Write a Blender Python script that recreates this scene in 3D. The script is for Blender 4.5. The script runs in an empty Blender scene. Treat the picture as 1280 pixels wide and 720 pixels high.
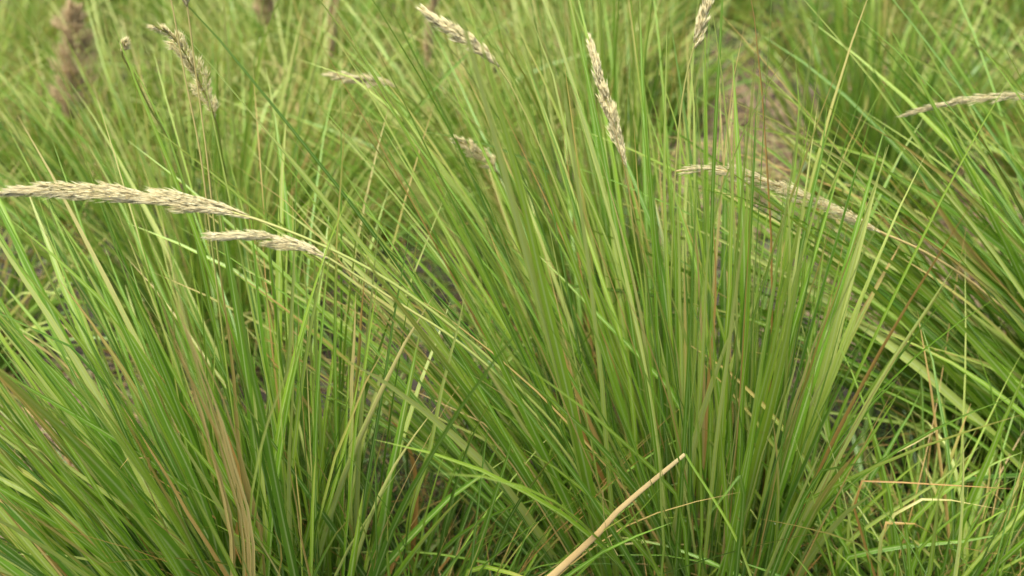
import bpy, math, random
import numpy as np
from mathutils import Vector

# ------------------------------------------------------------------ camera, sky, sun, exposure
scene = bpy.context.scene
COL = scene.collection
CAM_H = 1.25
PITCH = math.radians(34.0)
HFOV = math.radians(52.0)
cam_data = bpy.data.cameras.new('camera')
cam = bpy.data.objects.new('camera', cam_data)
COL.objects.link(cam)
cam.location = (0, 0, CAM_H)
cam.rotation_euler = (math.pi / 2 - PITCH, 0, 0)
cam_data.sensor_fit = 'HORIZONTAL'
cam_data.angle = HFOV
cam_data.clip_start = 0.02
cam_data.clip_end = 3000
cam_data.dof.use_dof = True
cam_data.dof.focus_distance = 1.18
cam_data.dof.aperture_fstop = 3.3
scene.camera = cam

SUN_EL, SUN_AZ = math.radians(72), math.radians(215)   # azimuth clockwise from +Y (the way the camera looks)
world = bpy.data.worlds.new('World')
scene.world = world
world.use_nodes = True
wn = world.node_tree
bg = wn.nodes['Background']
sky = wn.nodes.new('ShaderNodeTexSky')
sky.sky_type = 'NISHITA'
sky.sun_disc = False
sky.sun_elevation = SUN_EL
sky.sun_rotation = SUN_AZ
sky.altitude = 0
sky.air_density = 1.0
sky.dust_density = 3.0
sky.ozone_density = 0.6
wn.links.new(sky.outputs[0], bg.inputs[0])
bg.inputs[1].default_value = 0.05

sun_data = bpy.data.lights.new('sun', 'SUN')
sun_data.energy = 1.5
sun_data.angle = math.radians(45)
sun_data.color = (1.0, 0.97, 0.92)
sun = bpy.data.objects.new('sun', sun_data)
COL.objects.link(sun)
sun_dir = Vector((math.sin(SUN_AZ) * math.cos(SUN_EL), math.cos(SUN_AZ) * math.cos(SUN_EL), math.sin(SUN_EL)))
sun.rotation_euler = (-sun_dir).to_track_quat('-Z', 'Y').to_euler()
sun.location = sun_dir * 20

vs = scene.view_settings
vs.view_transform = 'Standard'
vs.look = 'None'
vs.exposure = 2.6
vs.gamma = 1.0
vs.use_curve_mapping = False

rng = np.random.default_rng(11)

# ------------------------------------------------------------------ picture <-> place
FPX = 640.0 / math.tan(HFOV / 2)
CP, SP = math.cos(PITCH), math.sin(PITCH)


def at(px, py, Y):
    """point of the vertical plane y = Y that the photograph shows at pixel (px, py) of 1280 x 720"""
    u, v = (px - 640) / FPX, (py - 360) / FPX
    d = np.array([u, CP - v * SP, -SP - v * CP])
    t = Y / d[1]
    return np.array([d[0] * t, Y, CAM_H + d[2] * t])


def ground_at(px, py):
    u, v = (px - 640) / FPX, (py - 360) / FPX
    d = np.array([u, CP - v * SP, -SP - v * CP])
    t = -CAM_H / d[2]
    return np.array([d[0] * t, d[1] * t, 0.0])


def to_px(p):
    x, y, z = p[0], p[1], p[2] - CAM_H
    depth = y * CP - z * SP
    vert = -(z * CP + y * SP)
    return 640 + FPX * x / depth, 360 + FPX * vert / depth


def height(x, y):
    """gentle lumps of the soil"""
    return (0.018 * np.sin(3.1 * x + 0.7) * np.cos(2.3 * y + 0.4)
            + 0.010 * np.sin(7.7 * x + 2.1 * y) + 0.006 * np.sin(13.0 * y - 9.0 * x + 1.0)
            + 0.003 * np.sin(31.0 * x + 5 * np.sin(9 * y)) * np.cos(27.0 * y))


# ------------------------------------------------------------------ materials
def new_mat(name):
    m = bpy.data.materials.new(name)
    m.use_nodes = True
    nt = m.node_tree
    for n in list(nt.nodes):
        nt.nodes.remove(n)
    out = nt.nodes.new('ShaderNodeOutputMaterial')
    return m, nt, out


def ramp(nt, stops, interp='LINEAR'):
    r = nt.nodes.new('ShaderNodeValToRGB')
    r.color_ramp.interpolation = interp
    e = r.color_ramp.elements
    while len(e) > 1:
        e.remove(e[-1])
    e[0].position, e[0].color = stops[0][0], (*stops[0][1], 1)
    for p, c in stops[1:]:
        k = e.new(p)
        k.color = (*c, 1)
    return r


def math_node(nt, op, a, b=None, c=None, clamp=False):
    n = nt.nodes.new('ShaderNodeMath')
    n.operation = op
    n.use_clamp = clamp
    for i, v in enumerate((a, b, c)):
        if v is None:
            continue
        if isinstance(v, (int, float)):
            n.inputs[i].default_value = v
        else:
            nt.links.new(v, n.inputs[i])
    return n.outputs[0]


def mix_rgb(nt, fac, a, b, mode='MIX'):
    n = nt.nodes.new('ShaderNodeMix')
    n.data_type = 'RGBA'
    n.blend_type = mode
    for sock, v in ((n.inputs[0], fac), (n.inputs[6], a), (n.inputs[7], b)):
        if isinstance(v, (int, float)):
            sock.default_value = v
        elif isinstance(v, tuple):
            sock.default_value = (*v, 1)
        else:
            nt.links.new(v, sock)
    return n.outputs[2]


def blade_material():
    """one leaf material: hue, length along the blade, dryness and place across the blade come
    with each blade as the attribute 'leaf'"""
    m, nt, out = new_mat('grass_leaf')
    a = nt.nodes.new('ShaderNodeAttribute')
    a.attribute_name = 'leaf'
    sep = nt.nodes.new('ShaderNodeSeparateColor')
    nt.links.new(a.outputs['Color'], sep.inputs[0])
    hue, along, dry = sep.outputs[0], sep.outputs[1], sep.outputs[2]
    across = a.outputs['Alpha']
    geo = nt.nodes.new('ShaderNodeNewGeometry')
    # green of the living leaf
    green = ramp(nt, [(0.0, (0.034, 0.092, 0.011)), (0.25, (0.064, 0.152, 0.008)), (0.5, (0.110, 0.228, 0.009)),
                      (0.75, (0.196, 0.298, 0.020)), (1.0, (0.330, 0.375, 0.088))])
    # young green at the foot, older and yellower towards the tip
    nt.links.new(math_node(nt, 'ADD', hue, math_node(nt, 'MULTIPLY', math_node(nt, 'SUBTRACT', along, 0.55), 0.42), None, True), green.inputs[0])
    # straw colour of the dead leaf
    straw = ramp(nt, [(0.0, (0.24, 0.095, 0.018)), (0.28, (0.32, 0.185, 0.045)), (0.6, (0.39, 0.29, 0.090)),
                      (1.0, (0.45, 0.37, 0.155))])
    comb = nt.nodes.new('ShaderNodeCombineXYZ')
    nt.links.new(math_node(nt, 'MULTIPLY', across, 2.2), comb.inputs[0])
    nt.links.new(math_node(nt, 'MULTIPLY', along, 7.0), comb.inputs[1])
    nt.links.new(math_node(nt, 'MULTIPLY', hue, 91.0), comb.inputs[2])
    nz = nt.nodes.new('ShaderNodeTexNoise')
    nz.inputs['Scale'].default_value = 1.0
    nz.inputs['Detail'].default_value = 3.0
    nt.links.new(comb.outputs[0], nz.inputs['Vector'])
    n1 = nz.outputs[0]
    nt.links.new(math_node(nt, 'ADD', math_node(nt, 'MULTIPLY', hue, 0.6), math_node(nt, 'MULTIPLY', n1, 0.4)), straw.inputs[0])
    # dryness spreads from the tip down, ragged
    t = math_node(nt, 'ADD', math_node(nt, 'MULTIPLY', along, 0.75), math_node(nt, 'MULTIPLY', math_node(nt, 'SUBTRACT', n1, 0.5), 0.7))
    d = math_node(nt, 'ADD', t, math_node(nt, 'SUBTRACT', math_node(nt, 'MULTIPLY', dry, 2.2), 1.45))
    mr = nt.nodes.new('ShaderNodeMapRange')
    mr.interpolation_type = 'SMOOTHSTEP'
    nt.links.new(d, mr.inputs[0])
    mr.inputs[1].default_value = -0.18
    mr.inputs[2].default_value = 0.22
    # fine lengthwise ribs
    comb2 = nt.nodes.new('ShaderNodeCombineXYZ')
    nt.links.new(math_node(nt, 'MULTIPLY', across, 9.0), comb2.inputs[0])
    nt.links.new(math_node(nt, 'MULTIPLY', along, 3.0), comb2.inputs[1])
    nt.links.new(math_node(nt, 'MULTIPLY', hue, 37.0), comb2.inputs[2])
    nz2 = nt.nodes.new('ShaderNodeTexNoise')
    nz2.inputs['Scale'].default_value = 1.0
    nz2.inputs['Detail'].default_value = 2.0
    nt.links.new(comb2.outputs[0], nz2.inputs['Vector'])
    rib = math_node(nt, 'ADD', math_node(nt, 'MULTIPLY', nz2.outputs[0], 0.6), 0.70)
    # pale midrib, yellowing and dark blotches
    mid = nt.nodes.new('ShaderNodeMapRange')
    nt.links.new(math_node(nt, 'ABSOLUTE', across), mid.inputs[0])
    mid.inputs[1].default_value = 0.26
    mid.inputs[2].default_value = 0.04
    mid.inputs[3].default_value = 0.0
    mid.inputs[4].default_value = 0.6
    g0 = mix_rgb(nt, math_node(nt, 'MULTIPLY', math_node(nt, 'SUBTRACT', n1, 0.5, None, True), 0.8, None, True), green.outputs[0], (0.25, 0.34, 0.05))
    g1 = mix_rgb(nt, mid.outputs[0], g0, (0.34, 0.40, 0.16))
    comb3 = nt.nodes.new('ShaderNodeCombineXYZ')
    nt.links.new(math_node(nt, 'MULTIPLY', across, 1.6), comb3.inputs[0])
    nt.links.new(math_node(nt, 'MULTIPLY', along, 46.0), comb3.inputs[1])
    nt.links.new(math_node(nt, 'MULTIPLY', hue, 53.0), comb3.inputs[2])
    nz3 = nt.nodes.new('ShaderNodeTexNoise')
    nz3.inputs['Scale'].default_value = 1.0
    nz3.inputs['Detail'].default_value = 2.0
    nt.links.new(comb3.outputs[0], nz3.inputs['Vector'])
    spot = nt.nodes.new('ShaderNodeMapRange')
    nt.links.new(nz3.outputs[0], spot.inputs[0])
    spot.inputs[1].default_value = 0.64
    spot.inputs[2].default_value = 0.74
    spot.inputs[4].default_value = 0.35
    g2 = mix_rgb(nt, spot.outputs[0], g1, (0.20, 0.11, 0.03))
    c = mix_rgb(nt, mr.outputs[0], g2, straw.outputs[0])
    hsv = nt.nodes.new('ShaderNodeHueSaturation')
    nt.links.new(c, hsv.inputs['Color'])
    nt.links.new(rib, hsv.inputs['Value'])
    colour = hsv.outputs[0]
    diff = nt.nodes.new('ShaderNodeBsdfDiffuse')
    nt.links.new(colour, diff.inputs[0])
    trn = nt.nodes.new('ShaderNodeBsdfTranslucent')
    nt.links.new(mix_rgb(nt, 1.0, colour, (1.1, 1.12, 0.5), 'MULTIPLY'), trn.inputs[0])
    ms = nt.nodes.new('ShaderNodeMixShader')
    ms.inputs[0].default_value = 0.27
    nt.links.new(diff.outputs[0], ms.inputs[1])
    nt.links.new(trn.outputs[0], ms.inputs[2])
    gl = nt.nodes.new('ShaderNodeBsdfGlossy')
    gl.inputs['Roughness'].default_value = 0.46
    gl.inputs[0].default_value = (1, 1, 1, 1)
    fr = nt.nodes.new('ShaderNodeLayerWeight')
    fr.inputs[0].default_value = 0.5
    ms2 = nt.nodes.new('ShaderNodeMixShader')
    nt.links.new(math_node(nt, 'ADD', math_node(nt, 'MULTIPLY', math_node(nt, 'POWER', fr.outputs['Facing'], 4.0), 0.09), 0.032), ms2.inputs[0])
    nt.links.new(ms.outputs[0], ms2.inputs[1])
    nt.links.new(gl.outputs[0], ms2.inputs[2])
    bump = nt.nodes.new('ShaderNodeBump')
    bump.inputs['Strength'].default_value = 0.25
    bump.inputs['Distance'].default_value = 0.001
    nt.links.new(nz2.outputs[0], bump.inputs['Height'])
    for s in (diff, trn, gl):
        nt.links.new(bump.outputs[0], s.inputs['Normal'])
    nt.links.new(ms2.outputs[0], out.inputs[0])
    return m


def fibre_material(name, stops, transl=0.3, scale=60.0):
    m, nt, out = new_mat(name)
    a = nt.nodes.new('ShaderNodeAttribute')
    a.attribute_name = 'leaf'
    sep = nt.nodes.new('ShaderNodeSeparateColor')
    nt.links.new(a.outputs['Color'], sep.inputs[0])
    tc = nt.nodes.new('ShaderNodeTexCoord')
    nz = nt.nodes.new('ShaderNodeTexNoise')
    nz.inputs['Scale'].default_value = scale
    nz.inputs['Detail'].default_value = 4
    nt.links.new(tc.outputs['Object'], nz.inputs['Vector'])
    r = ramp(nt, stops)
    f = math_node(nt, 'ADD', math_node(nt, 'MULTIPLY', sep.outputs[0], 0.7), math_node(nt, 'MULTIPLY', math_node(nt, 'SUBTRACT', nz.outputs[0], 0.3), 0.6), None, True)
    nt.links.new(f, r.inputs[0])
    diff = nt.nodes.new('ShaderNodeBsdfDiffuse')
    diff.inputs[1].default_value = 0.6
    trn = nt.nodes.new('ShaderNodeBsdfTranslucent')
    ms = nt.nodes.new('ShaderNodeMixShader')
    ms.inputs[0].default_value = transl
    nt.links.new(r.outputs[0], diff.inputs[0])
    nt.links.new(r.outputs[0], trn.inputs[0])
    nt.links.new(diff.outputs[0], ms.inputs[1])
    nt.links.new(trn.outputs[0], ms.inputs[2])
    nt.links.new(ms.outputs[0], out.inputs[0])
    return m


def soil_material():
    m, nt, out = new_mat('soil')
    tc = nt.nodes.new('ShaderNodeTexCoord')
    b = nt.nodes.new('ShaderNodeBsdfPrincipled')
    b.inputs['Roughness'].default_value = 0.95
    b.inputs['Specular IOR Level'].default_value = 0.15
    n1 = nt.nodes.new('ShaderNodeTexNoise')
    n1.inputs['Scale'].default_value = 5.0
    n1.inputs['Detail'].default_value = 9
    n1.inputs['Roughness'].default_value = 0.68
    nt.links.new(tc.outputs['Object'], n1.inputs['Vector'])
    n2 = nt.nodes.new('ShaderNodeTexNoise')
    n2.inputs['Scale'].default_value = 60.0
    n2.inputs['Detail'].default_value = 6
    nt.links.new(tc.outputs['Object'], n2.inputs['Vector'])
    r1 = ramp(nt, [(0.25, (0.022, 0.020, 0.015)), (0.5, (0.052, 0.046, 0.034)), (0.75, (0.095, 0.086, 0.064))])
    nt.links.new(n1.outputs[0], r1.inputs[0])
    r2 = ramp(nt, [(0.3, (0.55, 0.55, 0.55)), (0.7, (1.3, 1.25, 1.2))])
    nt.links.new(n2.outputs[0], r2.inputs[0])
    nt.links.new(mix_rgb(nt, 1.0, r1.outputs[0], r2.outputs[0], 'MULTIPLY'), b.inputs['Base Color'])
    bump = nt.nodes.new('ShaderNodeBump')
    bump.inputs['Strength'].default_value = 0.8
    bump.inputs['Distance'].default_value = 0.02
    nt.links.new(math_node(nt, 'ADD', n1.outputs[0], math_node(nt, 'MULTIPLY', n2.outputs[0], 0.4)), bump.inputs['Height'])
    nt.links.new(bump.outputs[0], b.inputs['Normal'])
    nt.links.new(b.outputs[0], out.inputs[0])
    return m


M_LEAF = blade_material()
M_SOIL = soil_material()
M_HEAD = fibre_material('seed_head_straw', [(0.0, (0.64, 0.55, 0.30)), (0.35, (0.78, 0.71, 0.44)), (0.7, (0.84, 0.79, 0.54)), (1.0, (0.88, 0.85, 0.64))], 0.62)
M_BROWN = fibre_material('plume_brown', [(0.0, (0.46, 0.36, 0.20)), (0.5, (0.60, 0.49, 0.30)), (1.0, (0.70, 0.59, 0.38))], 0.65)
M_DRY = fibre_material('dry_straw', [(0.0, (0.07, 0.048, 0.03)), (0.35, (0.15, 0.105, 0.062)), (0.7, (0.26, 0.195, 0.115)), (1.0, (0.38, 0.31, 0.20))], 0.15, 25)
M_CUT = fibre_material('dry_culm', [(0.0, (0.20, 0.115, 0.035)), (0.4, (0.28, 0.19, 0.075)), (0.8, (0.33, 0.26, 0.12)), (1.0, (0.37, 0.33, 0.17))], 0.1, 18)
M_PETAL = fibre_material('petal_white', [(0.0, (0.62, 0.60, 0.48)), (1.0, (0.80, 0.80, 0.72))], 0.3)


# ------------------------------------------------------------------ mesh helpers
def link(o, parent=None):
    COL.objects.link(o)
    if parent is not None:
        o.parent = parent
    return o


def tag(o, label=None, cat=None, group=None, kind=None):
    if label: o['label'] = label
    if cat: o['category'] = cat
    if group: o['group'] = group
    if kind: o['kind'] = kind
    return o


def empty(name, loc):
    o = bpy.data.objects.new(name, None)
    o.empty_display_size = 0.05
    o.location = tuple(float(v) for v in loc)
    return link(o)


def quad_mesh(name, verts, faces, leaf, mat, smooth=True):
    me = bpy.data.meshes.new(name)
    nv, nf = len(verts), len(faces)
    me.vertices.add(nv)
    me.vertices.foreach_set('co', np.ascontiguousarray(verts, dtype=np.float32).ravel())
    k = faces.shape[1]
    me.loops.add(nf * k)
    me.loops.foreach_set('vertex_index', np.ascontiguousarray(faces, dtype=np.int32).ravel())
    me.polygons.add(nf)
    me.polygons.foreach_set('loop_start', np.arange(0, nf * k, k, dtype=np.int32))
    me.polygons.foreach_set('loop_total', np.full(nf, k, dtype=np.int32))
    at_ = me.attributes.new('leaf', 'FLOAT_COLOR', 'POINT')
    at_.data.foreach_set('color', np.ascontiguousarray(leaf, dtype=np.float32).ravel())
    me.materials.append(mat)
    me.update(calc_edges=True)
    if smooth:
        me.polygons.foreach_set('use_smooth', np.ones(nf, dtype=bool))
    return me


def mesh_obj(name, verts, faces, leaf, mat, parent=None, smooth=True):
    return link(bpy.data.objects.new(name, quad_mesh(name, verts, faces, leaf, mat, smooth)), parent)


def strip_geometry(P, W, roll, fold, hue, dry, side_hint=None):
    """P (n, s, 3) centre lines -> folded ribbons: verts (n, s, 3, 3), leaf (n, s, 3, 4)"""
    n, s = P.shape[:2]
    T = np.gradient(P, axis=1)
    T /= np.linalg.norm(T, axis=2, keepdims=True) + 1e-9
    up = np.zeros_like(T)
    up[..., 2] = 1
    H = P[:, -1] - P[:, 0]
    az = np.arctan2(H[:, 1], H[:, 0])
    side0 = np.stack([-np.sin(az), np.cos(az), np.zeros(n)], 1)[:, None, :]
    if side_hint is not None:
        side0 = side_hint[None, None, :] * np.ones_like(T)
    side = side0 - T * np.sum(side0 * T, axis=2, keepdims=True)
    side /= np.linalg.norm(side, axis=2, keepdims=True) + 1e-9
    nor = np.cross(T, side)
    c, sn = np.cos(roll)[..., None], np.sin(roll)[..., None]
    S = side * c + nor * sn
    N = -side * sn + nor * c
    f = fold[:, None, None]
    hw = W[..., None] * 0.5
    V = np.stack([P - S * hw * np.cos(f) + N * hw * np.sin(f), P, P + S * hw * np.cos(f) + N * hw * np.sin(f)], 2)
    L = np.zeros((n, s, 3, 4))
    L[..., 0] = hue[:, None, None]
    L[..., 1] = np.linspace(0, 1, s)[None, :, None]
    L[..., 2] = dry[:, None, None]
    L[..., 3] = np.array([-1, 0, 1])[None, None, :]
    return V, L


def strip_faces(n, s):
    base = np.arange(s - 1)[:, None] * 3 + np.arange(2)[None, :]
    q = np.stack([base, base + 1, base + 4, base + 3], -1).reshape(-1, 4)
    return (q[None] + (np.arange(n) * s * 3)[:, None, None]).reshape(-1, 4)


def width_profile(s, w):
    x = np.linspace(0, 1, s)
    prof = (0.72 + 0.28 * np.minimum(1, x / 0.25)) * np.clip(1 - x ** 2.4, 0, 1) ** 0.75
    prof[-1] = 0.03
    return w[:, None] * prof[None, :]


def grow(base, az, lean, bend, length, swirl, segs, kink=None, power=1.6):
    """centre lines of blades that rise from base, lean and droop"""
    n = len(az)
    x = np.linspace(0, 1, segs)[None, :]
    th = lean[:, None] + bend[:, None] * x ** power
    if kink is not None:
        th = th + kink[1][:, None] / (1 + np.exp(-(x - kink[0][:, None]) * 60))
    th = np.minimum(th, 2.9)
    ph = az[:, None] + swirl[:, None] * x
    step = length[:, None] / (segs - 1)
    d = np.stack([np.sin(th) * np.cos(ph), np.sin(th) * np.sin(ph), np.cos(th)], -1) * step[..., None]
    P = base[:, None, :] + np.concatenate([np.zeros((n, 1, 3)), np.cumsum(d[:, :-1], axis=1)], axis=1)
    return P


def smooth_line(pts, n):
    """Catmull-Rom through pts, resampled to n points of equal spacing"""
    p = np.asarray(pts, float)
    p = np.vstack([2 * p[0] - p[1], p, 2 * p[-1] - p[-2]])
    out = []
    for i in range(1, len(p) - 2):
        t = np.linspace(0, 1, 16, endpoint=False)[:, None]
        a, b, c, d = p[i - 1], p[i], p[i + 1], p[i + 2]
        out.append(0.5 * ((2 * b) + (-a + c) * t + (2 * a - 5 * b + 4 * c - d) * t ** 2 + (-a + 3 * b - 3 * c + d) * t ** 3))
    out.append(p[-2][None])
    q = np.vstack(out)
    s = np.concatenate([[0], np.cumsum(np.linalg.norm(np.diff(q, axis=0), axis=1))])
    u = np.linspace(0, s[-1], n)
    return np.stack([np.interp(u, s, q[:, k]) for k in range(q.shape[1])], 1)


def traced_line(px, root, tip_y, n, jitter=0.0):
    """pixels listed from the tip down -> 3D line from the root up; it lies on a slanted sheet of its own depth"""
    rp = to_px(root)
    pts = list(px) + [rp]
    q = smooth_line(pts, 60)[::-1]
    s = np.concatenate([[0], np.cumsum(np.linalg.norm(np.diff(q, axis=0), axis=1))])
    s /= s[-1]
    P = np.array([at(x, y, root[1] + (tip_y - root[1]) * t) for (x, y), t in zip(q, s)])
    return smooth_line(P[::3], n)


def tube_mesh(name, P, R, mat, sides=6, hue=0.6):
    P = np.asarray(P)
    n = len(P)
    T = np.gradient(P, axis=0)
    T /= np.linalg.norm(T, axis=1, keepdims=True) + 1e-9
    ref = np.array([0.31, 0.2, 0.93]) if abs(T[0][2]) < 0.9 else np.array([1.0, 0.1, 0.0])
    A = np.cross(T, ref)
    A /= np.linalg.norm(A, axis=1, keepdims=True)
    B = np.cross(T, A)
    a = np.linspace(0, 2 * np.pi, sides, endpoint=False)
    V = P[:, None] + R[:, None, None] * (np.cos(a)[None, :, None] * A[:, None] + np.sin(a)[None, :, None] * B[:, None])
    i = np.arange(n - 1)[:, None] * sides
    j = np.arange(sides)[None]
    k = (j + 1) % sides
    F = np.stack([i + j, i + k, i + sides + k, i + sides + j], -1).reshape(-1, 4)
    V = V.reshape(-1, 3)
    L = np.zeros((len(V), 4))
    L[:, 0] = hue
    L[:, 1] = np.repeat(np.linspace(0, 1, n), sides)
    return quad_mesh(name, V, F, L, mat)


# ------------------------------------------------------------------ the ground
def build_ground():
    xs = np.concatenate([[-1500, -300, -60, -20, -9], np.linspace(-5, 5, 161), [9, 20, 60, 300, 1500]])
    ys = np.concatenate([[-1500, -300, -60, -15, -5], np.linspace(-1.5, 8.5, 161), [13, 25, 70, 300, 1500]])
    X, Y = np.meshgrid(xs, ys)
    Z = height(X, Y)
    V = np.stack([X, Y, Z], -1).reshape(-1, 3)
    nx = len(xs)
    i, j = np.meshgrid(np.arange(len(ys) - 1), np.arange(nx - 1), indexing='ij')
    k = (i * nx + j).ravel()
    F = np.stack([k, k + 1, k + nx + 1, k + nx], -1)
    o = mesh_obj('ground', V, F, np.zeros((len(V), 4)), M_SOIL)
    tag(o, kind='structure')


build_ground()

# ------------------------------------------------------------------ tussocks
TUS = {}


def random_blades(n, radius, tilt, spread, length, width, bend, dry_share, hue_mean, segs, seed, right=9.0):
    r = np.random.default_rng(seed)
    rad = radius * np.sqrt(r.random(n))
    ang = r.random(n) * 2 * np.pi
    base = np.stack([rad * np.cos(ang), rad * np.sin(ang), np.full(n, -0.012)], 1)
    # direction = common tilt + outward from the place in the clump + scatter
    vx = tilt[0] + spread * (rad / radius) * np.cos(ang) + r.normal(0, spread * 0.38, n)
    vy = tilt[1] + 0.8 * spread * (rad / radius) * np.sin(ang) + r.normal(0, spread * 0.25, n)
    stray = r.random(n) < 0.13                                     # stray blades cross the others
    vx = np.where(stray, vx + r.normal(0, 0.42, n), vx)
    vy = np.where(stray, vy + np.abs(r.normal(0, 0.2, n)), vy)
    vx = np.where(vx > right, right + (vx - right) * 0.38, vx)      # few blades lean out on this side
    vx = np.maximum(vx, -0.72 + 0.3 * np.minimum(0, vx + 0.72) + min(0, tilt[0] + 0.3))
    vy = np.where(vy < -0.12, -0.12 + (vy + 0.12) * 0.35, vy)
    if length > 0.65:
        vy = np.where((np.abs(vx) > 0.4) & (vy < 0.06), 0.06 + 0.2 * r.random(n), vy)
    lean = np.arctan(np.hypot(vx, vy))
    az = np.arctan2(vy, vx)
    ln = length * np.clip(r.normal(0.86, 0.19, n), 0.3, 1.25)
    ln = np.where(vx > right + 0.05, ln * 0.86, ln)
    w = width * np.clip(np.exp(r.normal(-0.08, 0.38, n)), 0.32, 1.75)
    bd = bend * np.clip(r.gamma(2.0, 0.5, n), 0.05, 3.0) * (0.45 + lean)
    if length > 0.65:
        bd = np.minimum(bd, np.maximum(0.05, 1.25 - lean))
    sw = r.normal(0, 0.28, n)
    kx = np.full(n, 2.0)
    ka = np.zeros(n)
    kk = r.random(n) < 0.045
    kx[kk] = r.uniform(0.45, 0.85, kk.sum())
    ka[kk] = r.uniform(0.2, 0.75, kk.sum())
    P = grow(base, az, lean, bd, ln, sw, segs, (kx, ka), power=1.7)
    P += np.cumsum(r.normal(0, 0.0012, P.shape), axis=1) * np.linspace(0, 1, segs)[None, :, None]
    P[..., 2] = np.where(P[..., 2] < 0.012, 0.012 + 0.3 * r.random((n, 1)) * 0.05, P[..., 2])
    P[:, 0, 2] = -0.012
    roll0 = r.uniform(-1.6, 1.6, n)
    roll = roll0[:, None] + r.normal(0, 1.1, n)[:, None] * np.linspace(0, 1, segs)[None]
    fold = r.uniform(0.12, 0.65, n)
    hue = np.clip(r.normal(hue_mean + 0.03, 0.25, n), 0.14, 1.0)
    dead = r.random(n) < dry_share
    dry = np.where(dead, r.uniform(0.62, 1.0, n), np.clip(r.normal(0.25, 0.10, n), 0, 0.40))
    w = np.where(dead, w * 0.52, w)
    fold = np.where(dead, fold + 0.45, fold)
    V, L = strip_geometry(P, width_profile(segs, w), roll, fold, hue, dry)
    return P, V, L, ln * w


def add_tussock(name, px=None, pos=None, n=300, radius=0.10, tilt=(0, 0), spread=0.45, length=0.85, width=0.0062,
                bend=0.55, dry=0.10, hue=0.5, singles=60, segs=11, seed=1, label='', group='grass tussocks growing close together', right=9.0):
    g = ground_at(*px) if px is not None else np.array([pos[0], pos[1], 0.0])
    g[2] = float(height(g[0], g[1]))
    root = empty(name, g)
    tag(root, label, 'grass tussock', group)
    P, V, L, size = random_blades(n, radius, tilt, spread, length, width, bend, dry, hue, segs, seed, right)
    # the largest blades are single parts, the rest of the clump is one part
    dist = np.linalg.norm(P[:, segs // 2] + g - np.array([0, 0, CAM_H]), axis=1)
    order = np.argsort(-size / dist)
    f1 = strip_faces(1, segs)
    for i in order[:singles]:
        mesh_obj('leaf_blade', V[i].reshape(-1, 3), f1, L[i].reshape(-1, 4), M_LEAF, root)
    rest = order[singles:]
    if len(rest):
        o = mesh_obj('fine_blades', V[rest].reshape(-1, 3), strip_faces(len(rest), segs), L[rest].reshape(-1, 4), M_LEAF, root)
        tag(o, kind='stuff')
    # some dead sheaths, mostly short dark green blades added to deepen shade at the foot
    r = np.random.default_rng(seed + 500)
    m = int(n * 0.9)
    rad = radius * 1.15 * np.sqrt(r.random(m))
    a = r.random(m) * 2 * np.pi
    b = np.stack([rad * np.cos(a), rad * np.sin(a), np.full(m, -0.01)], 1)
    P2 = grow(b, a + r.normal(0, 0.8, m), r.uniform(0.1, 0.9, m), r.uniform(0.0, 1.2, m), length * r.uniform(0.08, 0.34, m), r.normal(0, 0.5, m), 6)
    V2, L2 = strip_geometry(P2, width_profile(6, width * r.uniform(0.5, 1.1, m)), r.uniform(-1.5, 1.5, (m, 1)) * np.ones((1, 6)), r.uniform(0.2, 0.9, m),
                            np.clip(r.normal(0.25, 0.2, m), 0, 1), np.where(r.random(m) < 0.25, r.uniform(0.6, 1, m), r.uniform(0.1, 0.4, m)))  # low hue puts the shade of the clump base into the colour
    o = mesh_obj('sheaths_and_shade_blades', V2.reshape(-1, 3), strip_faces(m, 6), L2.reshape(-1, 4), M_LEAF, root)
    tag(o, kind='stuff')
    TUS[seed] = (root, g, radius)
    return root


def add_traced(tus, px, w_px, hue, dry, tip_dy=0.0, fold=0.4, roll=0.0, twist=0.5, off=None, segs=14):
    """one prominent blade of a tussock, drawn from its tip down"""
    root, g, radius = TUS[tus]
    r = np.random.default_rng(int(abs(px[0][0]) * 7 + abs(px[0][1]) * 13 + 5))
    if off is None:
        a, q = r.random() * 6.28, radius * 0.7 * math.sqrt(r.random())
        off = (q * math.cos(a), q * math.sin(a) * 0.6)
    b = np.array([g[0] + off[0], g[1] + off[1], g[2] - 0.012])
    P = traced_line(px, b, b[1] + tip_dy, segs)
    mid = P[len(P) // 2]
    dist = np.linalg.norm(mid - np.array([0, 0, CAM_H]))
    w = w_px / FPX * dist * 1.15
    P = (P - g)[None]
    tang = P[0, -1] - P[0, 0]
    hint = np.cross(tang, mid - np.array([0, 0, CAM_H]))      # flat side up towards the open sky and the path
    hint /= np.linalg.norm(hint)
    V, L = strip_geometry(P, width_profile(segs, np.array([w])), roll + r.normal(0, 0.35) + r.choice([-1, 1]) * np.linspace(0, twist, segs)[None], np.array([fold]),
                          np.array([hue]), np.array([dry]), hint)
    return mesh_obj('leaf_blade', V.reshape(-1, 3), strip_faces(1, segs), L.reshape(-1, 4), M_LEAF, root)


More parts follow.
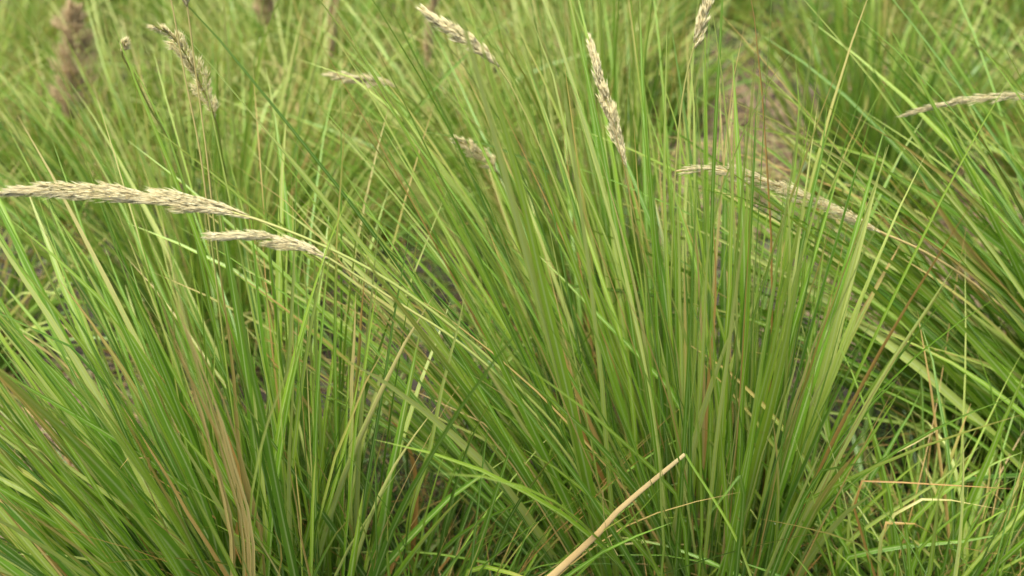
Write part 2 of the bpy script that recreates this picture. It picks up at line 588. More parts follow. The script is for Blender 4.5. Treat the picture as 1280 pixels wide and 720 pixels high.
# ------------------------------------------------------------------ flower stalks
def spikelets(line, n, length, width, spread_w, r, lobes=11, droop=0.0, diverge=0.28):
    """many small pointed grains set in overlapping tufts round a curved axis (line runs from the foot of the head to its tip)"""
    m = len(line)
    T = np.gradient(line, axis=0)
    T /= np.linalg.norm(T, axis=1, keepdims=True)
    ref = np.array([0.2, 0.3, 0.93])
    A = np.cross(T, ref)
    A /= np.linalg.norm(A, axis=1, keepdims=True)
    B = np.cross(T, A)
    nb = lobes * 4                                        # side branches, pressed to the axis and overlapping
    bu = np.linspace(0, 0.90, nb) + r.normal(0, 0.012, nb)
    bl = np.clip(r.normal(0.17, 0.05, nb), 0.07, 0.3) * (1.15 - 0.6 * bu)
    ba = np.cumsum(r.normal(2.4, 0.5, nb))
    bo = r.uniform(0.35, 1.15, nb)
    j = r.integers(0, nb, n)
    t = r.random(n)
    u = np.clip(bu[j] + bl[j] * t, 0, 1)
    ang = ba[j] + r.normal(0, 0.35, n)
    env = np.clip(np.sin(np.pi * np.clip(u * 0.88 + 0.10, 0, 1)) ** 0.6, 0.10, 1)
    rad = spread_w * env * bo[j] * (0.15 + 0.85 * np.sqrt(t)) * r.uniform(0.75, 1.1, n)
    idx = u * (m - 1)
    i0 = np.clip(np.floor(idx).astype(int), 0, m - 2)
    fr = (idx - i0)[:, None]
    lerp = lambda Q: Q[i0] * (1 - fr) + Q[i0 + 1] * fr
    C, Tt, Aa, Bb = lerp(line), lerp(T), lerp(A), lerp(B)
    radial = np.cos(ang)[:, None] * Aa + np.sin(ang)[:, None] * Bb
    C = C + radial * rad[:, None]
    D = Tt + radial * (diverge * (0.3 + r.random(n)))[:, None] + r.normal(0, 0.10, (n, 3))
    D[:, 2] -= droop
    D /= np.linalg.norm(D, axis=1, keepdims=True)
    l = length * r.uniform(0.65, 1.35, n)
    w = width * r.uniform(0.7, 1.3, n)
    S1 = np.cross(D, radial)
    S1 /= np.linalg.norm(S1, axis=1, keepdims=True) + 1e-9
    S2 = np.cross(D, S1)
    k0 = C - D * (l * 0.3)[:, None]
    k2 = C + D * (l * 0.7)[:, None]
    ring = [C + S1 * w[:, None], C + S2 * w[:, None], C - S1 * w[:, None], C - S2 * w[:, None]]
    V = np.stack([k0] + ring + [k2], 1)
    tri = np.array([[0, 2, 1], [0, 3, 2], [0, 4, 3], [0, 1, 4], [5, 1, 2], [5, 2, 3], [5, 3, 4], [5, 4, 1]])
    F = (tri[None] + (np.arange(n) * 6)[:, None, None]).reshape(-1, 3)
    L = np.zeros((n, 6, 4))
    L[..., 0] = np.clip(r.normal(0.5, 0.28, n), 0, 1)[:, None]
    return V.reshape(-1, 3), F, L.reshape(-1, 4)


def add_stalk(tus, px, head_at, width_px, tip_dy, label=None, n=520, stem_px=3.0, mat=None, dry=0.35, hue=0.85, off=(0, 0),
              lobes=11, spike=0.0085, spike_w=0.00085, diverge=0.17, droop=0.0, head_label=None):
    """flower stalk with its seed head; pixels listed from the tip of the head down"""
    root, g, radius = TUS[tus]
    b = np.array([g[0] + off[0], g[1] + off[1], g[2] - 0.012])
    P = traced_line(px, b, b[1] + tip_dy, 46)
    dist = np.linalg.norm(P[30] - np.array([0, 0, CAM_H]))
    pw = dist / FPX
    P = P - g
    R = np.linspace(stem_px * 1.15, stem_px * 0.55, 46) * pw * 0.5
    me = tube_mesh('flower_stalk', P, R, M_LEAF, 6, hue)
    L = np.zeros((len(me.vertices), 4))
    L[:, 0] = hue
    L[:, 1] = np.repeat(np.linspace(0.2, 0.9, 46), 6)
    L[:, 2] = dry
    L[:, 3] = 0.5
    me.attributes['leaf'].data.foreach_set('color', L.astype(np.float32).ravel())
    st = link(bpy.data.objects.new('flower_stalk', me), root)
    if label: st['label'] = label
    r = np.random.default_rng(int(abs(px[0][0]) * 3 + abs(px[0][1]) * 17 + n))
    q = np.array(list(px) + [to_px(b)], float)
    cl = np.concatenate([[0], np.cumsum(np.linalg.norm(np.diff(q, axis=0), axis=1))])
    neck = at(*px[head_at], b[1] + tip_dy * (1 - cl[head_at] / cl[-1])) - g
    k = int(np.argmin(np.linalg.norm(P - neck, axis=1)))
    line = smooth_line(P[k:], 40)
    V, F, Lh = spikelets(line, int(n * 3.4), spike * 1.25, spike_w * 0.42, width_px * pw * 0.44, r, lobes, droop, diverge)
    h = mesh_obj('seed_head', V, F, Lh, mat or M_HEAD, st, smooth=False)
    if head_label: h['label'] = head_label
    return st


# hero clumps ------------------------------------------------------
MAIN, LEFT, RIGHT, NOOK, BACKC, BACKL, SPRAWL, FAR_R = 1, 2, 3, 4, 5, 6, 7, 8
add_tussock('grass_tussock', (850, 752), n=540, radius=0.135, tilt=(-0.14, 0.10), spread=0.46, length=0.88, width=0.0090, bend=0.40,
            dry=0.075, hue=0.52, singles=260, segs=12, seed=MAIN, right=-0.08,
            label='largest green grass tussock with pale nodding seed heads above bent straw stalk')
add_tussock('grass_tussock', (330, 850), n=450, radius=0.13, tilt=(-0.24, 0.12), spread=0.42, length=0.72, width=0.0096, bend=0.33,
            dry=0.075, hue=0.50, singles=250, segs=12, seed=LEFT, right=0.16,
            label='broad green tussock with a bundle of straw coloured blades in its middle')
add_tussock('grass_tussock', (1390, 640), n=340, radius=0.14, tilt=(-0.78, 0.06), spread=0.36, length=0.86, width=0.0094, bend=0.5,
            dry=0.05, hue=0.44, singles=170, segs=12, seed=RIGHT,
            label='arching wide bladed tussock leaning over bare soil with a tan seed head')
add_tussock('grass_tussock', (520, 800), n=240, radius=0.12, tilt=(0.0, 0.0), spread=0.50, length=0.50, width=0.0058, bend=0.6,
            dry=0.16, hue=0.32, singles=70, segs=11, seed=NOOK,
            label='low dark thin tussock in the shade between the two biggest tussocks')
add_tussock('grass_tussock', (735, 420), n=340, radius=0.13, tilt=(-0.22, 0.0), spread=0.46, right=-0.08, length=0.80, width=0.0062, bend=0.45,
            dry=0.12, hue=0.62, singles=110, segs=11, seed=BACKC,
            label='yellow green tussock right behind the largest tussock with drooping seed heads')
add_tussock('grass_tussock', (275, 440), n=380, radius=0.13, tilt=(0.0, 0.0), spread=0.46, length=0.66, width=0.0062, bend=0.5,
            dry=0.10, hue=0.60, singles=110, segs=11, seed=BACKL,
            label='pale green tussock behind the straw bundle with a loose cream seed head')
add_tussock('grass_tussock', (1160, 830), n=300, radius=0.15, tilt=(0.12, 0.16), spread=0.75, length=0.50, width=0.0068, bend=0.9,
            dry=0.07, hue=0.50, singles=110, segs=11, seed=SPRAWL,
            label='low sprawling tussock with flattened crossing blades and reddish straws')
add_tussock('grass_tussock', (1088, 262), n=260, radius=0.11, tilt=(0.0, 0.0), spread=0.34, length=0.60, width=0.0085, bend=0.5,
            dry=0.06, hue=0.40, singles=70, segs=10, seed=FAR_R,
            label='upright deep green tussock beyond the bare litter patch')

add_tussock('grass_tussock', (1225, 770), n=190, radius=0.13, tilt=(-0.05, 0.1), spread=0.7, length=0.36, width=0.0066, bend=1.0,
            dry=0.08, hue=0.52, singles=80, segs=10, seed=9, label='short bright tussock filling the gap beside the reddish straws')

# clumps behind ----------------------------------------------------
behind = [
    ((75, 268), 300, 0.52, 0.55, (0.0, 0.0), 'bright green tussock at the foot of the thick brown plume'),
    ((420, 300), 320, 0.60, 0.70, (-0.1, 0.0), 'yellowing tussock with orange dead blades behind the two seed heads'),
    ((560, 250), 300, 0.62, 0.62, (-0.1, 0.0), 'light green tussock around the slim brown plume'),
    ((190, 190), 280, 0.60, 0.60, (0.0, 0.0), 'light green tussock behind the loose cream seed head'),
    ((340, 165), 300, 0.62, 0.60, (-0.05, 0.0), 'soft yellow green tussock below the short brown plume'),
    ((460, 130), 280, 0.62, 0.52, (0.0, 0.0), 'pale tussock beside the narrow brown plume'),
    ((700, 170), 260, 0.62, 0.55, (-0.1, 0.0), 'pale green tussock behind the upright seed head'),
    ((810, 165), 240, 0.50, 0.50, (0.0, 0.0), 'bright tussock beside the bare litter patch'),
    ((1200, 180), 170, 0.48, 0.50, (-0.1, 0.0), 'fine bladed tussock behind the thin tan seed head'),
    ((1340, 240), 190, 0.72, 0.46, (-0.4, 0.05), 'long bladed tussock arching towards the deep green tussock'),
    ((1015, 80), 150, 0.40, 0.45, (0.0, 0.0), 'small dark tussock behind the litter patch'),
    ((20, 110), 240, 0.52, 0.58, (0.0, 0.0), 'green tussock behind the thick brown plume'),
    ((120, 60), 240, 0.55, 0.60, (0.0, 0.0), 'hazy green tussock beyond the thick brown plume'),
    ((260, 60), 240, 0.55, 0.58, (0.0, 0.0), 'distant tussock between the thick and the short plume'),
    ((400, 40), 240, 0.55, 0.55, (0.0, 0.0), 'distant tussock behind the narrow brown plume'),
    ((560, 60), 240, 0.55, 0.55, (0.0, 0.0), 'distant tussock behind the slim brown plume'),
    ((680, 40), 200, 0.55, 0.50, (0.0, 0.0), 'distant tussock beyond the nodding seed heads'),
    ((800, 50), 240, 0.55, 0.55, (0.0, 0.0), 'distant tussock beyond the upright seed head'),
    ((900, 25), 220, 0.55, 0.48, (0.0, 0.0), 'distant tussock on the far side of the litter patch'),
    ((1110, 60), 240, 0.55, 0.48, (0.0, 0.0), 'distant tussock around the small dark brown plume'),
    ((1220, 40), 240, 0.55, 0.48, (0.0, 0.0), 'distant tussock behind the fine bladed tussock'),
    ((1320, 70), 240, 0.55, 0.48, (-0.1, 0.0), 'distant tussock behind the long bladed tussock'),
    ((-70, 220), 260, 0.60, 0.52, (0.1, 0.0), 'tussock beside the bright green tussock with the thick plume'),
    ((-60, 480), 260, 0.55, 0.52, (0.0, 0.0), 'shaded tussock behind the broad tussock and its bare patch'),
    ((1450, 430), 200, 0.70, 0.46, (-0.4, 0.0), 'tussock behind the arching wide bladed tussock'),
]
for i, (px, n, length, hue, tilt, label) in enumerate(behind):
    near = px[1] > 150
    add_tussock('grass_tussock', px, n=n, radius=0.12, tilt=tilt, spread=0.52, length=length * 0.8, width=0.0072, bend=0.9, dry=0.34 if i == 1 else 0.16, hue=min(0.9, hue + 0.14 + 0.14 * math.sin(i * 2.4)),
                singles=60 if near else 30, segs=9, seed=20 + i, label=label)

# prominent blades drawn one by one --------------------------------
for px, w, hue, dry, dy in [
    ([(1035, 108), (1030, 180), (1010, 270), (985, 390), (945, 560)], 9, 0.20, 0.15, 0.16),
    ([(984, 44), (998, 90), (994, 200), (968, 350), (925, 540)], 6, 0.55, 0.2, 0.18),
    ([(1043, 10), (991, 57), (945, 135), (905, 225), (875, 400)], 6, 0.80, 0.3, 0.16),
    ([(938, 0), (918, 90), (905, 200), (890, 380), (870, 560)], 4, 0.9, 0.5, 0.15),
    ([(722, 370), (738, 380), (752, 428), (768, 480), (800, 600)], 5, 0.8, 0.45, -0.02),
    ([(430, 371), (497, 418), (574, 480), (690, 580), (780, 670)], 7, 0.55, 0.2, 0.0),
    ([(470, 480), (541, 520), (618, 557), (680, 605), (750, 680)], 9, 0.85, 0.32, -0.05),
    ([(535, 515), (581, 564), (648, 641), (710, 702)], 7, 0.62, 0.2, -0.04),
    ([(578, 487), (648, 527), (709, 564), (779, 630)], 8, 0.45, 0.2, -0.02),
    ([(640, 245), (664, 320), (690, 400), (725, 500), (790, 640)], 6, 0.45, 0.72, 0.05),
    ([(690, 440), (720, 520), (760, 610), (810, 690)], 7, 0.10, 0.9, 0.0),
    ([(400, 190), (470, 290), (560, 400), (660, 520), (770, 650)], 7, 0.68, 0.3, 0.10),
    ([(460, 130), (540, 260), (620, 390), (710, 530), (800, 670)], 7, 0.70, 0.2, 0.12),
    ([(540, 60), (600, 180), (670, 330), (740, 480), (810, 640)], 8, 0.55, 0.2, 0.14),
    ([(600, 20), (660, 140), (710, 270), (770, 440), (825, 620)], 8, 0.72, 0.25, 0.14),
    ([(655, 0), (690, 90), (715, 200), (760, 380), (820, 600)], 7, 0.85, 0.2, 0.14),
    ([(835, -20), (832, 100), (830, 250), (838, 420), (846, 600)], 6, 0.75, 0.2, 0.14),
    ([(800, 0), (806, 120), (818, 280), (835, 480)], 8, 0.40, 0.15, 0.10),
    ([(1190, 350), (1120, 440), (1050, 540), (970, 650)], 6, 0.60, 0.25, 0.05),
    ([(1098, 297), (1078, 374), (1035, 490), (960, 640)], 5, 0.75, 0.2, 0.05),
    ([(1070, 400), (1040, 470), (1000, 560), (930, 680)], 8, 0.62, 0.2, 0.0),
    ([(1010, 300), (985, 420), (950, 540), (905, 670)], 9, 0.30, 0.15, 0.04),
    ([(890, 260), (895, 360), (885, 480), (870, 620)], 5, 0.25, 0.85, 0.0),
    ([(1130, 480), (1080, 560), (1020, 640), (960, 720)], 8, 0.5, 0.2, -0.05),
    ([(1090, 520), (1040, 600), (985, 690)], 9, 0.4, 0.2, -0.08),
    ([(1170, 560), (1110, 610), (1040, 680), (990, 740)], 8, 0.62, 0.2, -0.06),
    ([(1060, 450), (1010, 560), (960, 650)], 10, 0.45, 0.15, -0.04),
    ([(1012, 250), (1000, 380), (970, 520), (915, 680)], 8, 0.5, 0.2, 0.0),
]:
    add_traced(MAIN, px, w, hue, dry, dy)
for px, w, hue, dry, dy in [
    ([(269, 304), (282, 391), (292, 475), (310, 620)], 7, 0.65, 0.9, 0.04),
    ([(260, 500), (290, 560), (300, 640)], 7, 0.15, 0.95, 0.0),
    ([(57, 245), (111, 341), (151, 415), (205, 510), (280, 670)], 10, 0.80, 0.2, 0.08),
    ([(-10, 290), (67, 384), (134, 475), (215, 610), (290, 740)], 9, 0.62, 0.2, 0.02),
    ([(-10, 255), (60, 314), (124, 374), (190, 465), (280, 650)], 11, 0.55, 0.15, 0.04),
    ([(306, 385), (314, 450), (322, 540), (330, 700)], 8, 0.85, 0.2, 0.03),
    ([(371, 240), (367, 330), (362, 430), (350, 620)], 9, 0.85, 0.2, 0.10),
    ([(428, 250), (400, 350), (378, 470), (350, 680)], 7, 0.75, 0.3, 0.10),
    ([(-10, 535), (67, 572), (134, 618), (185, 660), (250, 750)], 7, 0.82, 0.2, -0.02),
    ([(-10, 694), (60, 693), (110, 700), (170, 730)], 5, 0.85, 0.25, -0.06),
    ([(10, 480), (67, 567), (111, 634), (170, 710)], 8, 0.45, 0.1, -0.02),
    ([(-10, 585), (50, 661), (100, 725), (200, 830)], 9, 0.50, 0.15, -0.08),
    ([(-10, 450), (60, 520), (130, 600), (220, 720)], 10, 0.38, 0.1, 0.0),
    ([(100, 300), (150, 400), (200, 510), (270, 680)], 13, 0.35, 0.1, 0.02),
    ([(150, 330), (190, 430), (230, 530), (290, 700)], 12, 0.40, 0.1, 0.02),
    ([(410, 470), (405, 540), (395, 620), (370, 740)], 8, 0.60, 0.2, 0.0),
    ([(455, 430), (440, 520), (415, 620), (375, 760)], 7, 0.60, 0.2, 0.0),
    ([(130, 610), (180, 560), (195, 640), (240, 760)], 5, 0.4, 0.8, -0.05),
    ([(340, 655), (352, 690), (350, 740)], 7, 0.9, 0.95, -0.10),
    ([(165, 560), (185, 610), (220, 690), (260, 780)], 6, 0.1, 0.85, -0.04),
    ([(118, 15), (150, 55), (190, 130), (226, 215), (270, 420)], 7, 0.55, 0.25, 0.25),
]:
    add_traced(LEFT, px, w, hue, dry, dy)
rb = random.Random(5)
for k in range(11):                                     # the bundle of dead straw blades
    x0, y0 = rb.uniform(-22, 26), rb.uniform(-30, 90)
    f = rb.uniform(-12, 12)
    line = [(198 + x0 + y0 * 0.32, 300 + y0), (228 + x0 * 0.8 + f, 395 + y0 * 0.7), (258 + x0 * 0.8, 490 + y0 * 0.4), (284 + x0 * 0.9, 590), (304 + x0 * 1.0, 690)]
    add_traced(LEFT, line, rb.uniform(3.0, 5.5), rb.choice([0.5, 0.85, 1.0, 1.0, 1.0]), rb.uniform(0.5, 0.85), rb.uniform(-0.12, -0.02),
               off=(-0.02 + x0 * 0.001, rb.uniform(-0.12, 0.0)), twist=1.0, fold=0.7)
for px, w, hue, dry, dy in [
    ([(1018, 37), (1068, 40), (1135, 67), (1203, 111), (1290, 190), (1370, 400)], 6, 0.80, 0.25, 0.30),
    ([(1142, -5), (1220, 57), (1290, 130), (1370, 330)], 7, 0.7, 0.2, 0.25),
    ([(1097, 54), (1152, 111), (1199, 161), (1250, 222), (1350, 400)], 6, 0.82, 0.3, 0.20),
    ([(1092, 151), (1136, 188), (1203, 238), (1270, 300), (1360, 450)], 7, 0.6, 0.2, 0.15),
    ([(1000, 180), (1105, 240), (1169, 290), (1236, 351), (1310, 430)], 13, 0.45, 0.1, 0.10),
    ([(1025, 331), (1085, 371), (1136, 411), (1210, 490), (1310, 590)], 8, 0.65, 0.2, 0.0),
    ([(1082, 310), (1136, 358), (1203, 401), (1290, 465), (1360, 560)], 10, 0.42, 0.1, 0.05),
    ([(1065, 398), (1136, 425), (1203, 452), (1300, 490), (1370, 570)], 8, 0.78, 0.3, 0.0),
    ([(1140, 200), (1169, 253), (1206, 307), (1253, 364), (1330, 470)], 12, 0.55, 0.45, 0.10),
    ([(1055, 185), (1130, 225), (1210, 275), (1300, 370)], 11, 0.38, 0.1, 0.12),
    ([(1150, 430), (1200, 480), (1260, 540), (1330, 610)], 12, 0.32, 0.1, 0.0),
    ([(1200, 297), (1250, 299), (1330, 340), (1380, 480)], 5, 0.9, 0.5, 0.1),
    ([(1226, 364), (1186, 428), (1150, 485), (1190, 620)], 4, 0.7, 0.2, -0.1),
    ([(970, 165), (1050, 215), (1140, 270), (1240, 340), (1340, 470)], 9, 0.55, 0.15, 0.12),
]:
    add_traced(RIGHT, px, w, hue, dry, dy)
for px, w, hue, dry, dy in [
    ([(586, 340), (575, 400), (554, 480), (538, 560), (510, 680)], 7, 0.85, 0.25, -0.12),
    ([(643, 534), (635, 570), (621, 614), (590, 705)], 10, 0.28, 0.1, -0.14),
    ([(705, 545), (695, 600), (690, 650), (640, 740)], 7, 0.55, 0.2, 0.0),
    ([(430, 690), (520, 690), (590, 700), (650, 720)], 4, 0.5, 0.3, -0.1),
    ([(608, 610), (590, 650), (560, 700)], 5, 0.1, 0.95, 0.0),
    ([(470, 515), (500, 535), (520, 600), (515, 720)], 8, 0.05, 0.95, 0.05),
]:
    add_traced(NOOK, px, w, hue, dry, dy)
for px, w, hue, dry, dy in [
    ([(1290, 613), (1230, 609), (1150, 605), (1072, 603), (1070, 640), (1110, 760)], 3.5, 0.12, 0.95, 0.0),
    ([(1295, 668), (1230, 695), (1179, 718), (1140, 760)], 4, 0.6, 0.95, -0.05),
    ([(1290, 660), (1203, 676), (1119, 684), (1050, 706), (1080, 780)], 8, 0.42, 0.1, -0.05),
    ([(1240, 545), (1169, 604), (1105, 644), (1045, 698), (1090, 780)], 7, 0.8, 0.2, 0.05),
    ([(1186, 530), (1130, 562), (1085, 590), (1060, 680)], 4, 0.8, 0.4, 0.06),
    ([(1156, 478), (1136, 520), (1112, 560), (1080, 640)], 8, 0.2, 0.1, 0.10),
    ([(1270, 640), (1210, 630), (1150, 625), (1100, 680)], 5, 0.95, 0.4, 0.02),
    ([(1290, 697), (1203, 685), (1119, 648), (1100, 700)], 5, 0.4, 0.95, 0.0),
    ([(1000, 720), (1030, 660), (1070, 640), (1110, 760)], 6, 0.5, 0.2, 0.0),
    ([(1290, 560), (1220, 590), (1150, 640), (1100, 720)], 7, 0.6, 0.2, 0.03),
    ([(1285, 590), (1200, 640), (1140, 720)], 6, 0.5, 0.2, 0.0),
    ([(1230, 520), (1190, 590), (1150, 680)], 6, 0.7, 0.2, 0.05),
    ([(1290, 625), (1220, 660), (1180, 740)], 7, 0.55, 0.2, 0.0),
]:
    add_traced(SPRAWL, px, w, hue, dry, dy)

# flower stalks ----------------------------------------------------
add_stalk(MAIN, [(-40, 246), (0, 241), (75, 237), (150, 243), (230, 254), (322, 273), (370, 294), (430, 319), (497, 358), (564, 408), (640, 476), (730, 585)],
          5, 29, 0.03, n=1300, lobes=15, spike=0.011, spike_w=0.0011, stem_px=5.0, hue=0.95, off=(0.0, -0.10), label='long stalk arching out with the largest nodding seed head')
add_stalk(MAIN, [(226, 296), (280, 294), (340, 298), (402, 317), (434, 337), (497, 378), (564, 421), (640, 487), (730, 600)],
          3, 22, 0.02, n=560, lobes=8, spike=0.010, stem_px=4.6, hue=0.95, label='arching stalk with a short pale seed head', off=(0.02, -0.11))
add_stalk(MAIN, [(500, -3), (522, 7), (545, 24), (575, 46), (618, 76), (660, 150), (710, 270), (775, 450)], 4, 20, 0.06, n=620, lobes=9, off=(-0.03, 0.05))
add_stalk(MAIN, [(729, 25), (740, 60), (750, 100), (763, 145), (782, 203), (792, 290), (815, 450)], 4, 19, 0.04, n=700, lobes=12, diverge=0.18, off=(0, 0.04))
add_stalk(MAIN, [(890, -60), (885, 0), (878, 30), (866, 62), (852, 130), (842, 260), (838, 480)], 3, 17, 0.08, n=450, lobes=8, diverge=0.18, off=(0.01, 0.05))
add_stalk(BACKL, [(178, 28), (203, 37), (224, 56), (240, 84), (254, 112), (270, 152), (277, 190), (284, 260)], 5, 26, -0.55, n=460, lobes=6, spike=0.009, spike_w=0.001, diverge=0.55)
add_stalk(RIGHT, [(1103, 151), (1150, 138), (1190, 128), (1235, 122), (1290, 124), (1350, 180), (1385, 350)], 4, 14, 0.05, n=420, lobes=10, spike_w=0.0007)
add_stalk(RIGHT, [(818, 219), (875, 210), (930, 219), (975, 233), (1010, 248), (1055, 268), (1105, 292), (1160, 317), (1230, 365), (1310, 450)], 6, 23, -0.08,
          n=620, lobes=12, mat=None, label='long stalk with a tan drooping seed head', stem_px=4.0, dry=0.6)
add_stalk(BACKC, [(390, 92), (430, 96), (470, 102), (497, 108), (525, 134), (590, 220), (660, 320)], 3, 18, -0.22, n=420, lobes=6)
add_stalk(BACKC, [(556, 168), (590, 186), (618, 210), (650, 260), (690, 340)], 2, 25, -0.36, n=420, lobes=6, off=(0, -0.05))
add_stalk(LEFT, [(196, -70), (205, -35), (214, 0), (232, 100), (250, 190), (264, 300), (285, 470), (308, 640)], 2, 14, 0.12, n=300, lobes=5, dry=0.4, off=(-0.02, 0.04))
add_stalk(LEFT, [(222, -75), (228, -35), (233, 0), (246, 100), (258, 190), (270, 300), (292, 470), (312, 640)], 2, 14, 0.14, n=300, lobes=5, dry=0.4, off=(0.0, 0.05))
add_stalk(BACKL, [(172, 53), (160, 52), (148, 58), (162, 85), (190, 140), (228, 220)], 2, 13, -0.45, n=110, lobes=3, diverge=0.5, off=(-0.03, 0.0))


# brown plumes behind ----------------------------------------------
def add_plume(px_top, px_bottom, px_foot, Y, w_px, n, label):
    foot = at(px_foot[0], px_foot[1], Y)
    g = np.array([foot[0], Y, float(height(foot[0], Y))])
    root = empty('brown_plume', g)
    tag(root, label, 'seed plume', 'brown plumes standing among the far tussocks')
    top, bot = at(*px_top, Y) - g, at(*px_bottom, Y) - g
    base = np.array([0, 0, -0.01])
    P = smooth_line([base, base * 0.3 + bot * 0.6 + np.array([0.0, 0.0, 0.01]), bot, (top + bot) / 2, top], 36)
    pw = math.hypot(Y, CAM_H - 0.4) / FPX
    me = tube_mesh('plume_stem', P, np.linspace(3.0, 1.0, 36) * pw * 0.5, M_LEAF, 6, 0.7)
    L = np.zeros((len(me.vertices), 4)); L[:, 0] = 0.7; L[:, 1] = 0.4; L[:, 2] = 0.4; L[:, 3] = 0.5
    me.attributes['leaf'].data.foreach_set('color', L.astype(np.float32).ravel())
    st = link(bpy.data.objects.new('plume_stem', me), root)
    s = np.linspace(0, 1, 36)
    k = int(np.argmin(np.linalg.norm(P - bot, axis=1)))
    line = smooth_line(P[k:], 36)
    r = np.random.default_rng(int(px_top[0]) + 9)
    V, F, Lh = spikelets(line, n * 4, 0.017, 0.0005, w_px * pw * 0.45, r, 16, 0.0, 0.9)
    mesh_obj('plume', V, F, Lh, M_BROWN, root, smooth=False)


add_plume((92, 2), (90, 148), (72, 262), 2.02, 62, 1500, 'thick soft brown plume standing in the bright green tussock')
add_plume((332, -40), (330, 36), (334, 160), 2.6, 30, 700, 'short brown plume above the soft yellow green tussock')
add_plume((417, -60), (414, 76), (424, 190), 2.3, 13, 500, 'narrow brown plume on a thin stem')
add_plume((549, -60), (531, 92), (488, 245), 2.05, 13, 420, 'slim brown plume on a slanting green stem')
add_plume((1108, -70), (1105, 24), (1102, 100), 3.2, 26, 600, 'small dark brown plume beyond the deep green tussock')


# ------------------------------------------------------------------ bent straw stalk leaning on the largest tussock
def add_bent_straw():
    top = at(856, 568, 0.85)
    low = at(689, 718, 0.765)
    d = (top - low) / np.linalg.norm(top - low)
    t = (low[2] - 0.0) / d[2]
    foot = low - d * t
    foot[2] = float(height(foot[0], foot[1])) + 0.003
    g = foot.copy()
    root = empty('straw_stalk', g)
    tag(root, 'thick tan dry stalk snapped at its top, leaning on the largest tussock', 'dry stalk')
    line = smooth_line([foot - g, (low - g) + np.array([0, 0, -0.004]), (low + top) / 2 - g + np.array([0, 0, 0.006]), top - g], 30)
    pw = 1.1 / FPX
    R = np.interp(np.linspace(0, 1, 30), [0, 0.55, 0.8, 1], [10.5, 8.6, 4.8, 2.4]) * pw
    R[::7] *= 1.10
    me = tube_mesh('lower_stem', line, R, M_CUT, 9, 0.5)
    L = np.zeros((len(me.vertices), 4)); L[:, 0] = np.repeat(np.interp(np.linspace(0, 1, 30), [0, 0.5, 0.85, 1], [0.0, 0.05, 0.6, 0.95]), 9)
    me.attributes['leaf'].data.foreach_set('color', L.astype(np.float32).ravel())
    link(bpy.data.objects.new('lower_stem', me), root)
    hang = smooth_line([at(856, 568, 0.85) - g, at(868, 588, 0.845) - g, at(885, 614, 0.84) - g, at(917, 668, 0.83) - g, at(940, 726, 0.83) - g, at(955, 780, 0.83) - g], 14)
    V, L = strip_geometry(hang[None], (np.full(14, 4.6) * pw)[None], np.linspace(0.5, 1.0, 14)[None], np.array([0.5]), np.array([0.80]), np.array([0.34]))
    mesh_obj('hanging_leaf', V.reshape(-1, 3), strip_faces(1, 14), L.reshape(-1, 4), M_LEAF, root)
    wisp = smooth_line([at(753, 612, 0.785) - g, at(754, 640, 0.79) - g, at(760, 672, 0.795) - g, at(772, 695, 0.795) - g], 8)
    V, L = strip_geometry(wisp[None], (np.full(8, 3.0) * pw)[None], np.linspace(0.2, 0.6, 8)[None], np.array([0.5]), np.array([0.95]), np.array([0.95]))
    mesh_obj('torn_fibre', V.reshape(-1, 3), strip_faces(1, 8), L.reshape(-1, 4), M_LEAF, root)


add_bent_straw()


# ------------------------------------------------------------------ small white flower in the grass
def add_flower(px, Y, label):
    c = at(*px, Y)
    g = np.array([c[0] + 0.01, Y, float(height(c[0], Y))])
    root = empty('white_flower', g)
    tag(root, label, 'flower')
    c = c - g
    stem = smooth_line([np.array([0, 0, -0.01]), c * 0.5 + np.array([0.004, 0, 0]), c], 10)
    link(bpy.data.objects.new('stem', tube_mesh('stem', stem, np.full(10, 0.0007), M_LEAF, 5, 0.4)), root)
    for k in range(6):
        a = k * 6.283 / 6
        pts = np.array([c + np.array([math.cos(a), math.sin(a), 0.3]) * t * 0.0085 + np.array([0, 0, 0.002 - 0.003 * t * t]) for t in np.linspace(0, 1, 5)])
        W = np.array([0.002, 0.0045, 0.0055, 0.004, 0.0008])
        V, L = strip_geometry(pts[None], W[None], np.zeros((1, 5)), np.array([0.2]), np.array([0.6]), np.array([0.5]))
        mesh_obj('petal', V.reshape(-1, 3), strip_faces(1, 5), L.reshape(-1, 4), M_PETAL, root)


add_flower((973, 655), 0.99, 'tiny white flower low in the largest tussock')


# ------------------------------------------------------------------ what nobody could count: low grass and litter
def keep_out(x, y, spots):
    k = np.ones(len(x), bool)
    for (sx, sy, sr, p) in spots:
        inside = ((x - sx) ** 2 + (y - sy) ** 2) < sr * sr
        k &= ~(inside & (rng.random(len(x)) < p))
    return k


bare = []
for px, rad, p in [((945, 150), 0.34, 0.70), ((960, 225), 0.26, 0.65), ((1170, 400), 0.18, 0.9), ((1230, 300), 0.16, 0.9), ((45, 560), 0.17, 0.9), ((575, 215), 0.10, 0.8),
                   ((660, 70), 0.2, 0.8), ((1260, 230), 0.15, 0.8)]:
    q = ground_at(*px)
    bare.append((q[0], q[1], rad, p))


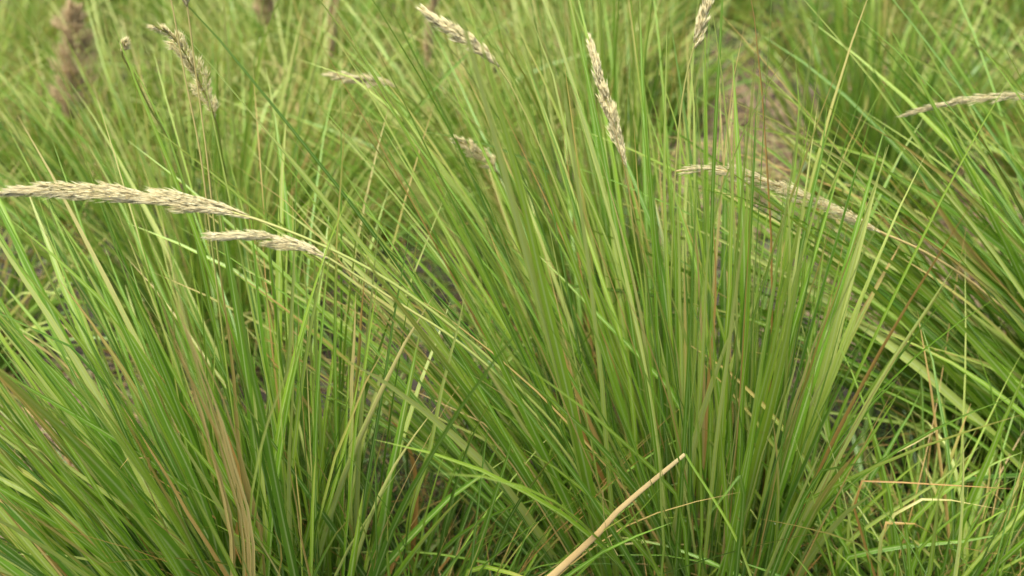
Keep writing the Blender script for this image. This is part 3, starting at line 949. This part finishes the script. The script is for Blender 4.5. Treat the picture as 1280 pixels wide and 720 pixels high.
def add_low_grass():
    n = 17000
    y = 0.35 + 5.2 * rng.random(n) ** 0.85
    x = rng.uniform(-1, 1, n) * (0.75 + 0.62 * y)
    y[:3000] = rng.uniform(0.55, 1.35, 3000)                # thicker growth in the near hollows
    x[:3000] = rng.uniform(-0.75, 0.75, 3000)
    k = keep_out(x, y, bare)
    x, y = x[k], y[k]
    n = len(x)
    base = np.stack([x, y, height(x, y) - 0.006], 1)
    az = rng.uniform(0, 6.283, n)
    near = y < 1.35
    length = np.where(near, rng.uniform(0.10, 0.34, n), rng.uniform(0.16, 0.48, n))
    on_bare = np.zeros(n, bool)
    for bx, by, br, p in bare:
        on_bare |= ((x - bx) ** 2 + (y - by) ** 2) < br * br
    bend = rng.gamma(2, 0.6, n)
    bend = np.where(on_bare, bend + 1.0, bend)               # sparse, dry and bowed down over the bare soil
    P = grow(base, az, rng.uniform(0.05, 0.9, n), bend, length, rng.normal(0, 0.6, n), 8, power=1.3)
    gz = height(P[..., 0], P[..., 1])
    P[:, 1:, 2] = np.maximum(P[:, 1:, 2], gz[:, 1:] + 0.006)
    hue = np.clip(rng.normal(0.55, 0.2, n) + 0.16 * np.sin(2.3 * x + 1.7) * np.cos(3.1 * y), 0, 1)
    hue = np.where(near, hue * 0.62, hue)
    dry = np.where(rng.random(n) < np.where(on_bare, 0.5, 0.16), rng.uniform(0.6, 1, n), rng.uniform(0.1, 0.5, n))
    V, L = strip_geometry(P, width_profile(8, rng.uniform(0.0018, 0.0048, n)), rng.uniform(-1.3, 1.3, n)[:, None] + rng.normal(0, 0.8, n)[:, None] * np.linspace(0, 1, 8)[None],
                          rng.uniform(0.1, 0.7, n), hue, dry)
    o = mesh_obj('low_grass', V.reshape(-1, 3), strip_faces(n, 8), L.reshape(-1, 4), M_LEAF)
    tag(o, 'short fine green grass growing between the tussocks', 'grass', kind='stuff')


def add_litter():
    n = 15000
    y = 0.35 + 5.0 * rng.random(n) ** 0.8
    x = rng.uniform(-1, 1, n) * (0.75 + 0.62 * y)
    for q, (bx, by, br, p) in enumerate(bare):               # litter gathers on the bare soil
        k0 = q * 750
        x[k0:k0 + 750] = bx + rng.normal(0, br * 0.6, 750)
        y[k0:k0 + 750] = by + rng.normal(0, br * 0.6, 750)
    z = height(x, y) + 0.002 + 0.020 * rng.random(n) ** 2
    az = rng.uniform(0, 6.283, n)
    length = rng.uniform(0.03, 0.24, n)
    s = 6
    t = np.linspace(-0.5, 0.5, s)[None]
    curl = rng.normal(0, 0.7, n)[:, None]
    ph = az[:, None] + curl * t * 2
    step = (length / (s - 1))[:, None]
    dx, dy = np.cumsum(np.cos(ph) * step, 1), np.cumsum(np.sin(ph) * step, 1)
    X, Y = x[:, None] + dx - dx.mean(1, keepdims=True), y[:, None] + dy - dy.mean(1, keepdims=True)
    Z = height(X, Y) + (z - height(x, y))[:, None] + (rng.normal(0, 0.012, n)[:, None] * t * 2)
    Z = np.maximum(Z, height(X, Y) + 0.0015)
    P = np.stack([X, Y, Z], -1)
    V, L = strip_geometry(P, width_profile(s, rng.uniform(0.0015, 0.0060, n) + np.where(np.arange(n) < 6000, 0.0015, 0)), rng.uniform(-0.7, 0.7, n)[:, None] * np.ones((1, s)), rng.uniform(0.05, 0.5, n),
                          np.clip(rng.normal(0.5, 0.25, n) + np.where(np.arange(n) < 6000, 0.18, 0), 0, 1), rng.random(n))
    o = mesh_obj('dry_litter', V.reshape(-1, 3), strip_faces(n, s), L.reshape(-1, 4), M_DRY)
    tag(o, 'dead straw and broken blades lying on the soil', 'plant litter', kind='stuff')


add_low_grass()
add_litter()
